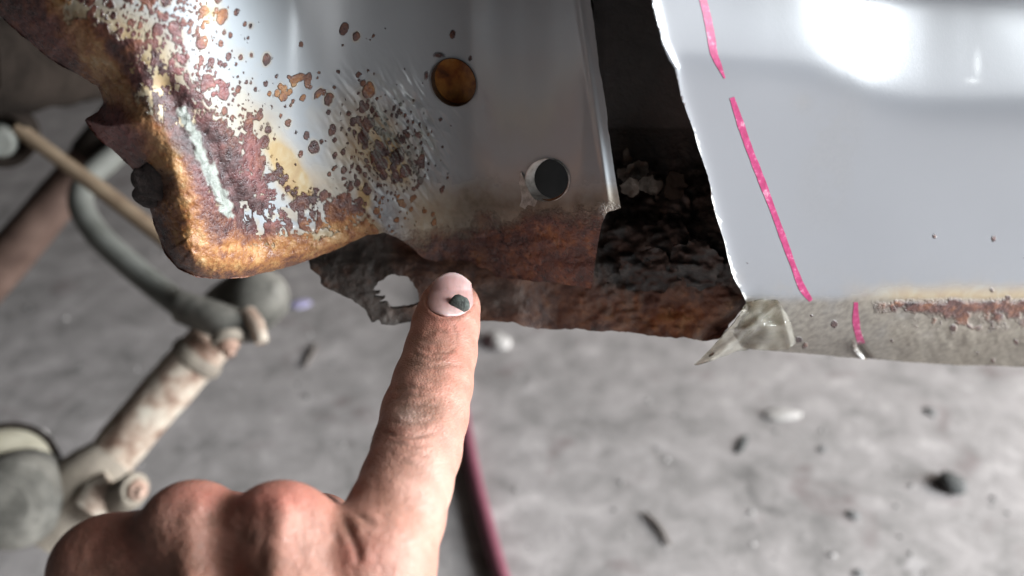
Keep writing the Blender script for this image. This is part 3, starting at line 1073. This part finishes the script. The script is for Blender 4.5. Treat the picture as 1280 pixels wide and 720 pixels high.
lathe('mount_body', px((8, 632, .462))[0], np.array([.10, -.75, .45]), [(0, .004), (30 * s2, .004), (44 * s2, .002), (56 * s2, -.002), (59 * s2, -.008), (58 * s2, -.026), (0, -.026)], M_bush, dm)
adopt(dm)

# ------------------------------------------------------------------ floor things
hz = .0046
hp = [Fl(np.array(float(a)), np.array(float(b)), hz) for a, b in [(560, 330), (562, 400), (570, 470), (582, 540), (594, 600), (608, 655), (624, 712), (650, 790), (690, 880)]]
o = tube('air_hose', hp, hz, M_hose, None, 20, step=.008)
tag(o, 'maroon hose running across the concrete behind the finger', 'hose')


def on_floor(name, u, v, w, h, mat, label, cat, seed, rz=0.0, tall=.5, rough=.35, group=None):
    p = Fl(np.array(float(u)), np.array(float(v)))
    k = np.linalg.norm(p - CAM) / FPX
    o = lump(name, p, (w * k / 2, h * k / 2 * 1.45, min(w, h) * k * tall), mat, None, seed, rough, rz, flat=.25)
    tag(o, label, cat, group)
    return o


on_floor('pebble', 1188, 607, 27, 24, M_pebd, 'largest dark pebble on the concrete at far right', 'pebble', 3, .3, .30, .35, 'dark bits on the floor')
on_floor('pebble', 928, 556, 11, 26, M_pebd, 'long thin dark chip on the concrete below the clear film', 'pebble', 5, -.45, .2, .25, 'dark bits on the floor')
on_floor('pebble', 1068, 645, 14, 11, M_pebm, 'small grey pebble left of and below the largest one', 'pebble', 8, .3, .16, .3, 'dark bits on the floor')
on_floor('pebble', 1163, 515, 10, 12, M_pebm, 'small grey pebble above the largest one under the sill', 'pebble', 11, .3, .16, .3, 'dark bits on the floor')
on_floor('pebble', 1028, 562, 10, 8, M_pebm, 'tiny grey pebble right of the long thin chip', 'pebble', 12, .6, .16, .3, 'dark bits on the floor')
on_floor('pebble', 1074, 717, 12, 8, M_pebm, 'grey speck at the lower picture edge below the middle pebble', 'pebble', 15, .6, .16, .3, 'dark bits on the floor')
on_floor('pale_chip', 622, 430, 30, 24, M_pebl, 'pale triangular chip on the floor right of the fingertip', 'chip', 21, .3, .2, .45)
on_floor('pale_chip', 978, 520, 44, 14, M_pebl, 'flat whitish chip on the floor under the clear film', 'chip', 23, .1, .15, .4)
on_floor('lilac_scrap', 376, 381, 24, 12, M_lilac, 'small lilac scrap on the floor right of the arm bush', 'scrap', 25, .35, .15, .2)
on_floor('pale_chip', 55, 546, 9, 14, M_pebl, 'tiny pale chip beside the cream topped mount', 'chip', 27, .35, .3, .2)
for pts, lab in (([(396, 430), (390, 442), (381, 458)], 'short dark twig on the floor left of the finger'),
                 ([(806, 640), (822, 656), (837, 680)], 'thin brown twig on open concrete right of the hose')):
    pp = [Fl(np.array(float(a)), np.array(float(b)), .0016) for a, b in pts]
    o = tube('twig', pp, [.0009, .0014, .0008], M_twig, None, 8, step=.003, wob=.5, seed=4)
    tag(o, lab, 'twig')
# grit nobody could count
rg = np.random.RandomState(8)
vs, fs = [], []
for i in range(420):
    u, v = rg.uniform(-50, 1330), rg.uniform(150, 735)
    p = Fl(np.array(u), np.array(v))
    r = .0007 + .0018 * rg.rand() ** 4
    k = len(vs)
    pr = rg.uniform(.6, 1.3, (5, 1)) * r
    t = rg.uniform(0, 6.28) + np.array([0, 1.3, 2.5, 3.7, 5.0])
    base = np.stack([np.cos(t), np.sin(t), 0 * t], 1) * pr
    for b_ in base:
        vs.append(tuple(p + b_))
    vs.append(tuple(p + np.array([0, 0, r * .8])))
    for j in range(5):
        fs.append((k + j, k + (j + 1) % 5, k + 5))
me = bpy.data.meshes.new('floor_grit')
me.from_pydata(vs, [], fs)
M_grit = simple('grit', [(.3, (.08, .075, .07)), (.45, (.22, .21, .20)), (.62, (.52, .49, .47))], 28, .9, 0, det=1)
o = link('floor_grit', me, M_grit)
o['kind'] = 'stuff'
o['label'] = 'fine grit and dust crumbs scattered over the concrete'

# crumpled flakes lying in the cavity
for i, (u, v, w, h, rz, lab) in enumerate([(783, 196, 9, 18, 10, 'upright pale paint flake topmost in the dark cavity'),
                                           (779, 216, 16, 14, -20, 'small dusty flake against the inner panel edge'),
                                           (798, 214, 22, 26, 15, 'broad dusty crumpled flake in the middle of the cavity pile'),
                                           (812, 230, 26, 20, 35, 'grey curled flake right of the broad one'),
                                           (788, 234, 24, 18, -10, 'brown edged flake lowest in the cavity pile'),
                                           (843, 232, 26, 30, 5, 'dark purplish flake apart from the pile near the cut skin')]):
    o_ = ragged(circle(u, v, w / 2 * 1.25, h / 2 * 1.25, rz, 7), 7.0, 12, 40 + i, 1.6)
    f = sheet('paint_flake', o_, [], (lambda k: lambda a, b: yB(a * 0 + u, b * 0 + v + h / 2) - .0016 - .0007 * k + .00016 * ((k * 37) % 7 - 3) * (a - u) * .4 - .00006 * (v + h / 2 - b) + .001 * ((fbm(a / 9, b / 9, 60 + k, 2) - .5) * 1.6))(i), 1.5, .0005,
              [M_flake if i < 5 else M_dark])
    tag(f, lab, 'paint flake', 'flakes caught in the cavity')

# ------------------------------------------------------------------ hand
def cp(u, v, d):
    d = d * 1000
    return np.array([(u - 640) / FPX * d, (360 - v) / FPX * d, -d], np.float32)


IDX = [(562, 386, .2535, 7.9), (557, 408, .2500, 8.4), (551, 440, .2430, 8.75), (541, 480, .2330, 9.3), (531, 518, .2240, 9.75), (521, 562, .2140, 9.55), (508, 604, .2055, 9.5), (494, 645, .1975, 9.9), (469, 708, .1880, 10.8)]
WR = (330, 1130, .150)


def bones():
    L = []
    for a, b in zip(IDX[:-1], IDX[1:]):
        L.append((cp(*a[:3]), a[3], cp(*b[:3]), b[3], 1.2, 'f'))
    kn = [(350, 657, .1860, 7.7), (241, 654, .1895, 7.5), (142, 704, .1960, 9.0)]
    wr = [(300, 1080, .150, 15), (250, 1080, .155, 15), (190, 1080, .165, 14)]
    for i, (k, w) in enumerate(zip(kn, wr)):
        L.append((cp(k[0] - 17, k[1] + 6, k[2]), k[3] - .2, cp(k[0] + 19, k[1] + 5, k[2]), k[3] - .3, 3.5, 'h'))
        L.append((cp(*k[:3]), k[3], cp(k[0] + 18, k[1] + 110, k[2] - .010), k[3] - 1.0, 4, 'h'))
        L.append((cp(k[0] + 18, k[1] + 110, k[2] - .010), k[3] - 1.2, cp(*w[:3]), w[3], 4, 'h'))
    L.append((cp(469, 708, .188), 10.8, cp(440, 830, .178), 10.5, 3, 'h'))
    L.append((cp(440, 830, .178), 10.5, cp(370, 1080, .150), 15, 4, 'h'))
    L.append((cp(128, 722, .197), 9.6, cp(242, 696, .191), 10.0, 4, 'h'))
    L.append((cp(200, 706, .194), 9.8, cp(352, 694, .188), 10.0, 4, 'h'))
    L.append((cp(352, 700, .1865), 9.5, cp(455, 716, .187), 9.5, 6, 'h'))
    # curled fingers, hidden behind the knuckles
    for k, l in zip(kn, (1.0, .95, .8)):
        a = cp(*k[:3])
        d1 = np.array([0.0, -.28, -1.0]) / 1.04
        b = a + d1 * 40 * l
        d2 = np.array([.05, -1.0, .25]) / 1.03
        c = b + d2 * 23 * l
        d3 = np.array([.05, -.15, 1.0]) / 1.01
        e = c + d3 * 20 * l
        L.append((a, k[3] - .3, b, 8.6 * l, 2.0, 'c'))
        L.append((b, 8.6 * l, c, 7.8 * l, .8, 'c'))
        L.append((c, 7.8 * l, e, 6.8 * l, .8, 'c'))
    # palm bulk
    L.append((cp(420, 800, .196), 13, cp(380, 1050, .165), 16, 4, 'p'))
    L.append((cp(200, 800, .200), 13, cp(240, 1050, .172), 16, 4, 'p'))
    L.append((cp(310, 810, .200), 14, cp(310, 1060, .168), 17, 4, 'p'))
    # thumb: leaves the side of the palm, lies across the curled middle finger
    t0, t1, t2, t3 = cp(430, 1010, .168), cp(470, 860, .196), cp(430, 795, .222), cp(375, 770, .236)
    L.append((t0, 15, t1, 10.5, 4, 'p'))
    L.append((t1, 10.5, t2, 9.4, 1, 'p'))
    L.append((t2, 9.4, t3, 8.0, 1, 'p'))
    # wrist
    L.append((cp(300, 1080, .155), 20, cp(320, 1500, .118), 21, 6, 'p'))
    L.append((cp(240, 1080, .160), 19, cp(250, 1500, .122), 20, 6, 'p'))
    return L


BN = bones()


def sdf(p):
    fields = {}
    for a, ra, b, rb, k, g in BN:
        d = b - a
        l2 = float(d @ d)
        q = p - a
        t = np.clip((q @ d) / l2, 0, 1)
        q = q - t[..., None] * d
        s_ = np.sqrt(np.einsum('...i,...i->...', q, q)) - (ra + (rb - ra) * t)
        if g not in fields:
            fields[g] = s_
        else:
            o = fields[g]
            kk = k
            h = np.clip(.5 + .5 * (s_ - o) / kk, 0, 1)
            fields[g] = s_ + (o - s_) * h - kk * h * (1 - h)

    def smin(a, b, k):
        h = np.clip(.5 + .5 * (b - a) / k, 0, 1)
        return b + (a - b) * h - k * h * (1 - h)
    r = smin(fields['h'], fields['c'], 2.0)
    r = smin(r, fields['p'], 5.0)
    r = smin(r, fields['f'], 3.0)
    return r


def surface_nets(f, lo, h):
    s = f < 0
    nx, ny, nz = f.shape
    c = np.zeros((nx - 1, ny - 1, nz - 1), np.int8)
    for i in (0, 1):
        for j in (0, 1):
            for k in (0, 1):
                c += s[i:nx - 1 + i, j:ny - 1 + j, k:nz - 1 + k]
    act = (c > 0) & (c < 8)
    ix = np.argwhere(act)
    idm = np.full(act.shape, -1, np.int64)
    idm[act] = np.arange(len(ix))
    acc = np.zeros((len(ix), 3))
    cnt = np.zeros(len(ix))
    cor = [(0, 0, 0), (1, 0, 0), (0, 1, 0), (1, 1, 0), (0, 0, 1), (1, 0, 1), (0, 1, 1), (1, 1, 1)]
    for e0, e1 in [(0, 1), (2, 3), (4, 5), (6, 7), (0, 2), (1, 3), (4, 6), (5, 7), (0, 4), (1, 5), (2, 6), (3, 7)]:
        a, b = np.array(cor[e0]), np.array(cor[e1])
        fa = f[tuple((ix + a).T)]
        fb = f[tuple((ix + b).T)]
        m = (fa < 0) != (fb < 0)
        t = np.where(m, fa / (fa - fb + 1e-12), 0)
        acc += np.where(m[:, None], a + (b - a) * t[:, None], 0)
        cnt += m
    v = lo + (ix + acc / cnt[:, None]) * h
    quads = []
    for ax in range(3):
        o = [1, 1, 1]
        d = [0, 0, 0]
        d[ax] = 1
        b_, c_ = [(1, 2), (2, 0), (0, 1)][ax]
        sl0 = [slice(1, -1)] * 3
        sl0[ax] = slice(0, -1)
        sl1 = list(sl0)
        sl1[ax] = slice(1, None)
        s0, s1 = s[tuple(sl0)], s[tuple(sl1)]
        cr = np.argwhere(s0 != s1)
        off = np.array([1, 1, 1])
        off[ax] = 0
        cr = cr + off
        fl_ = s[tuple(cr.T)]
        eb = np.zeros(3, int)
        eb[b_] = 1
        ec = np.zeros(3, int)
        ec[c_] = 1
        q = np.stack([idm[tuple((cr - eb - ec).T)], idm[tuple((cr - ec).T)], idm[tuple(cr.T)], idm[tuple((cr - eb).T)]], 1)
        q[~fl_] = q[~fl_][:, ::-1]
        quads.append(q)
    return v, np.concatenate(quads)


lo = np.array([-106., -112., -268.])
hi = np.array([8., 14., -112.])
H = .75
gx, gy, gz = [np.arange(lo[i], hi[i], H, dtype=np.float32) for i in range(3)]
F = np.empty((len(gx), len(gy), len(gz)), np.float32)
for i in range(0, len(gx), 12):
    g = np.stack(np.meshgrid(gx[i:i + 12], gy, gz, indexing='ij'), -1)
    F[i:i + 12] = sdf(g)
# close the wrist at the grid border
F[:, 0, :] = 1
F[:, :, -1] = 1
F[0] = 1
hv, hq = surface_nets(F, lo, H)
del F
me0 = mesh_np('tmp_hand', hv, hq)
ob0 = bpy.data.objects.new('tmp_hand', me0)
C.objects.link(ob0)
ss = ob0.modifiers.new('s', 'SUBSURF')
ss.levels = 1
ss.render_levels = 1
dg = bpy.context.evaluated_depsgraph_get()
ev = ob0.evaluated_get(dg)
m1 = ev.to_mesh()
hv = np.empty(len(m1.vertices) * 3)
m1.vertices.foreach_get('co', hv)
hv = hv.reshape(-1, 3)
hq = np.empty(len(m1.loops), np.int32)
m1.loops.foreach_get('vertex_index', hq)
hq = hq.reshape(-1, 4)
ev.to_mesh_clear()
bpy.data.objects.remove(ob0)
bpy.data.meshes.remove(me0)
# settle on the exact surface and get its normals
eps = .15


def grad(p):
    g = np.empty_like(p)
    for k in range(3):
        d = np.zeros(3)
        d[k] = eps
        g[:, k] = (sdf(p + d) - sdf(p - d)) / (2 * eps)
    return g / (np.linalg.norm(g, axis=1)[:, None] + 1e-9)


near = (hv[:, 1] > -110.5) & (hv[:, 2] < -114) & (hv[:, 0] > -104)
N_ = grad(hv)
for _ in range(2):
    dd = sdf(hv)
    hv = np.where(near[:, None], hv - N_ * np.clip(dd, -.5, .5)[:, None], hv)
N_ = grad(hv)
hu = 640 + hv[:, 0] / -hv[:, 2] * FPX
hvv = 360 - hv[:, 1] / -hv[:, 2] * FPX
face = np.clip(N_[:, 2] * 1.4, 0, 1)      # the back of the hand
# sculpt: creases, nail bed, tendons
dsp = np.zeros(len(hv))
red = np.zeros(len(hv))
dirt = np.zeros(len(hv))
pale = np.zeros(len(hv))


def crease(pts, depth, w, dirty=.5):
    global dsp, dirt
    d, t = seg(hu, hvv, pts)
    e = np.sin(np.clip(t, 0, 1) * math.pi) ** .5
    g = np.exp(-(d / w) ** 2) * e * face
    dsp -= depth * .75 * g
    dsp += depth * .35 * np.exp(-((d - 2.3 * w) / (1.4 * w)) ** 2) * e * face
    dirt = np.maximum(dirt, dirty * g)


# distal joint
for pts, dp in [([(520, 434), (540, 441), (560, 440), (572, 432)], .35), ([(516, 443), (540, 449), (562, 446)], .30), ([(512, 456), (536, 459), (560, 455), (580, 458)], .25),
                ([(566, 404), (570, 416), (571, 428)], .28), ([(520, 424), (535, 428), (552, 427)], .18), ([(530, 416), (546, 413), (560, 416)], .18)]:
    crease(pts, dp, 2.6)
# middle joint: an oval of wrinkles round a scuffed pale patch
for pts, dp in [([(478, 512), (492, 500), (510, 494), (530, 494), (545, 500)], .40), ([(478, 540), (496, 546), (520, 546), (545, 541)], .42), ([(484, 552), (505, 556), (528, 560)], .30),
                ([(490, 488), (515, 484), (540, 488)], .25), ([(500, 562), (520, 566), (540, 572)], .2), ([(486, 526), (506, 530), (528, 528), (544, 524)], .16),
                ([(484, 506), (506, 508), (530, 506), (548, 510)], .18), ([(496, 574), (520, 580)], .12)]:
    crease(pts, dp, 2.8, .65)
# web creases between index and middle finger
crease([(424, 640), (436, 662), (446, 688), (450, 706)], .5, 5.0, .45)
crease([(440, 640), (456, 650), (472, 656)], .5, 4.0, .5)
for pts in [([(318, 664), (306, 682)]), ([(336, 668), (322, 690)]), ([(296, 632), (298, 646)]), ([(376, 662), (380, 680)]), ([(228, 640), (240, 652)])]:
    crease(pts, .10, 2.5, .2)
# knuckle wrinkles
for cx, cy in ((352, 640), (242, 636)):
    for k in range(4):
        yy = cy - 14 + 9 * k
        crease([(cx - 24 + 9 * (k % 2), yy + 5), (cx + 3 * k - 4, yy - 1), (cx + 20 - 6 * (k % 2), yy + 4)], .06, 2.2, .08)
# nail bed
NC = (563, 369)
a, b = rot(hu - NC[0], hvv - NC[1], -3)
en = np.hypot(a / 31, b / 29)
bed = sm(1.03, .93, np.where(b < 0, np.abs(a) / 31, en)) * (hvv > 330) * (hvv < 405) * (N_[:, 2] > -.1)
dsp -= .28 * bed
fold = np.exp(-((en - 1.12) / .09) ** 2) * (b > -14) * face * (hvv > 340) * (hvv < 410)
dsp += .22 * fold
# tendons and fine skin
tend = [(np.array([(352, 640), (346, 700), (330, 800)]), .8), (np.array([(244, 640), (238, 700), (236, 800)]), .7), (np.array([(300, 640), (282, 720), (270, 800)]), -.6)]
for pts, amp in tend:
    d, _ = seg(hu, hvv, pts)
    dsp += amp * np.exp(-(d / 18) ** 2) * face
dsp += (fbm(hu / 24, hvv / 24, 101, 4) - .5) * .55 * face
dsp += (fbm(hu / 7, hvv / 9, 103, 3) - .5) * .16 * face
hv = hv + N_ * dsp[:, None]
gk = lambda x, y, a_, b_: np.exp(-((hu - x) / a_) ** 2 - ((hvv - y) / b_) ** 2)
nh = fbm(hu / 30, hvv / 30, 105, 4)
red = .75 * gk(350, 622, 60, 26) + .55 * gk(242, 620, 50, 24) + .5 * gk(455, 690, 30, 30) + .35 * gk(570, 430, 30, 40) + .25 * gk(545, 400, 40, 20) + .3 * gk(130, 670, 60, 40) + (nh - .5) * .5
pale = .9 * gk(510, 518, 20, 12) + .35 * gk(540, 600, 40, 50)
grime = sm(.45, .66, fbm(hu / 16, hvv / 20, 111, 5))
dirt = np.clip(dirt * 1.0 + .30 * gk(540, 440, 60, 60) * (.4 + grime) + .45 * gk(515, 520, 60, 34) * grime + .35 * grime * gk(240, 690, 200, 60) + .30 * gk(90, 690, 70, 60) + .18 * grime + .45 * gk(505, 455, 16, 40) * nh + .45 * gk(535, 455, 34, 10) + .40 * gk(480, 600, 16, 60) * sm(.4, .7, nh) + .35 * gk(535, 525, 24, 22) + .35 * gk(365, 700, 26, 20) * nh  # grime, darker lower left, and a shadow painted right of the middle joint
               + .30 * gk(520, 400, 10, 30) + .3 * fold * sm(.4, .6, fbm(hu / 9, hvv / 9, 107, 3)) + .3 * gk(583, 485, 4, 4) + .3 * gk(230, 690, 30, 20) * nh, 0, 1)
Rc = np.stack([RT, UP, -FW], 1)


def to_world(p):
    return CAM + (p * .001) @ Rc.T


m = M('skin')
rd, dt, pl, _x = m.attr('mask')
n1 = m.noise(130, 6, .6)
n2 = m.noise(900, 5, .6)
sk = m.ramp(n1, [(.3, (.32, .150, .104)), (.5, (.425, .208, .152)), (.7, (.52, .275, .21))])
sk = m.mix(m.math('MULTIPLY', rd, .85, True), sk, (.52, .165, .125))
sk = m.mix(m.math('MULTIPLY', pl, .7, True), sk, (.70, .50, .42))
sk = m.mix(m.math('MULTIPLY', dt, .68, True), sk, m.ramp(n2, [(.3, (.12, .068, .048)), (.7, (.25, .145, .10))]))
m.set(Base_Color=sk, Roughness=m.ramp(n2, [(.3, .40), (.7, .58)]), Subsurface_Weight=.18, Subsurface_Scale=.0022)
m.b.inputs['Subsurface Radius'].default_value = (1.0, .35, .2)
cells = m.voro(1500, 'DISTANCE_TO_EDGE')
lines = m.noise(700, 4, .6, .5, (1, 1, 2.6))
m.bump(m.math('ADD', m.math('ADD', m.ramp(cells, [(0, 0.0), (.25, 1.0)]), n2), m.math('MULTIPLY', lines, 1.2)), .38, .0003)
M_hand = m.m
tipw = to_world(hv[np.argmax(hv[:, 1])])
person = thing('person', to_world(np.array([[-60., -80., -170.]]))[0], 'bare left hand pointing its dirty index finger at the torn rusty edge', 'person')
me = mesh_np('hand', to_world(hv), hq, {'mask': np.stack([np.clip(red, 0, 1), dirt, np.clip(pale, 0, 1), np.ones(len(hv))], 1)})
hand = link('hand', me, M_hand, person)
# nail plate
m = M('fingernail')
nr, nd, ne, _x = m.attr('mask')
nn = m.noise(260, 4, .5, 0, (3, 1, .5))
col = m.ramp(nn, [(.3, (.40, .225, .205)), (.7, (.48, .295, .275))])
col = m.mix(m.math('MULTIPLY', nr, .7), col, (.70, .55, .52))
col = m.mix(m.ramp(m.noise(420, 5, .65), [(.56, 0.0), (.72, .45)]), col, (.22, .15, .12))
col = m.mix(nd, col, (.16, .10, .08))
m.set(Base_Color=col, Roughness=.45, Subsurface_Weight=.2, Subsurface_Scale=.001)
M_nail = m.m
bv = BVHTree.FromPolygons([tuple(x) for x in hv[(near)][:0]] or [tuple(x) for x in hv], [tuple(x) for x in hq.tolist()])
nu, nvv = 25, 25
pts = []
grid_uv = []
msk = []
for i in range(nu):
    for j in range(nvv):
        s_ = -1 + 2 * i / (nu - 1)
        t_ = j / (nvv - 1)                    # 0 free edge at the tip, 1 at the cuticle
        halfw = 29.5 * (1 - .20 * (1 - t_) ** 1.6) * math.sqrt(max(0, 1 - (max(0, t_ - .55) / .47) ** 2)) + .01
        uu = 563 + s_ * halfw + (t_ - .5) * -3
        vv = 341 + 54 * t_ + (1 - t_) * 13 * s_ * s_ + 0
        grid_uv.append((uu, vv))
        pts.append(None)
        lun = math.exp(-((t_ - .96) / .12) ** 2) * (1 - abs(s_)) + .9 * math.exp(-(t_ / .07) ** 2)
        edge = max(0, (abs(s_) - .90) / .1) * .25
        msk.append((min(1, lun), min(1, edge), 0, 1))
guv = np.array(grid_uv)
def nail_depth(u_, v_):            # first hit of the finger surface along the line of sight
    lo_, hi_ = np.full(len(u_), 235.), np.full(len(u_), 253.5)
    vs_ = np.stack([np.stack([(u_ - 640) / FPX, (360 - v_) / FPX, -np.ones(len(u_))], 1) * d_[:, None] for d_ in [hi_]])
    for _ in range(26):
        md = (lo_ + hi_) / 2
        p_ = np.stack([(u_ - 640) / FPX * md, (360 - v_) / FPX * md, -md], 1)
        ins_ = sdf(p_) < 0
        hi_ = np.where(ins_, md, hi_)
        lo_ = np.where(ins_, lo_, md)
    return (lo_ + hi_) / 2
cu = 561 + (guv[:, 0] - 561) * .93
vc = np.maximum(guv[:, 1], 364)
dep = nail_depth(cu, vc)
up = np.maximum(364 - guv[:, 1], 0)
dep = dep + up * .052 + .0016 * up ** 2 * .8 - .10 + .45 * np.abs(np.linspace(-1, 1, nu)).repeat(nvv) ** 6
npt = np.stack([(guv[:, 0] - 640) / FPX * dep, (360 - guv[:, 1]) / FPX * dep, -dep], 1)
i, j = np.meshgrid(np.arange(nu - 1), np.arange(nvv - 1), indexing='ij')
k = i * nvv + j
q = np.stack([k, k + 1, k + nvv + 1, k + nvv], -1).reshape(-1, 4)
npw = to_world(npt)
me = mesh_np('fingernail', npw, q, {'mask': np.array(msk)})
nail = link('fingernail', me, M_nail, hand)
so = nail.modifiers.new('thickness', 'SOLIDIFY')
so.thickness = .0005
so.offset = 0
adopt(person)
# crumb on the nail
cdep = npt[np.argmin(np.hypot(640 + npt[:, 0] / -npt[:, 2] * FPX - 573, 360 - npt[:, 1] / -npt[:, 2] * FPX - 381))]
cw = to_world(cdep[None] + np.array([[0, 0, .3]]))[0]
o = lump('dirt_crumb', (0, 0, 0), (.0026, .0026, .0010), M_crumb, None, 31, .22, .3, 3, 1.0)
o.rotation_euler = (math.pi / 2 - TH, 0, 0)
o.location = Vector(cw)
tag(o, 'round black crumb of dirt stuck on the fingernail', 'crumb')
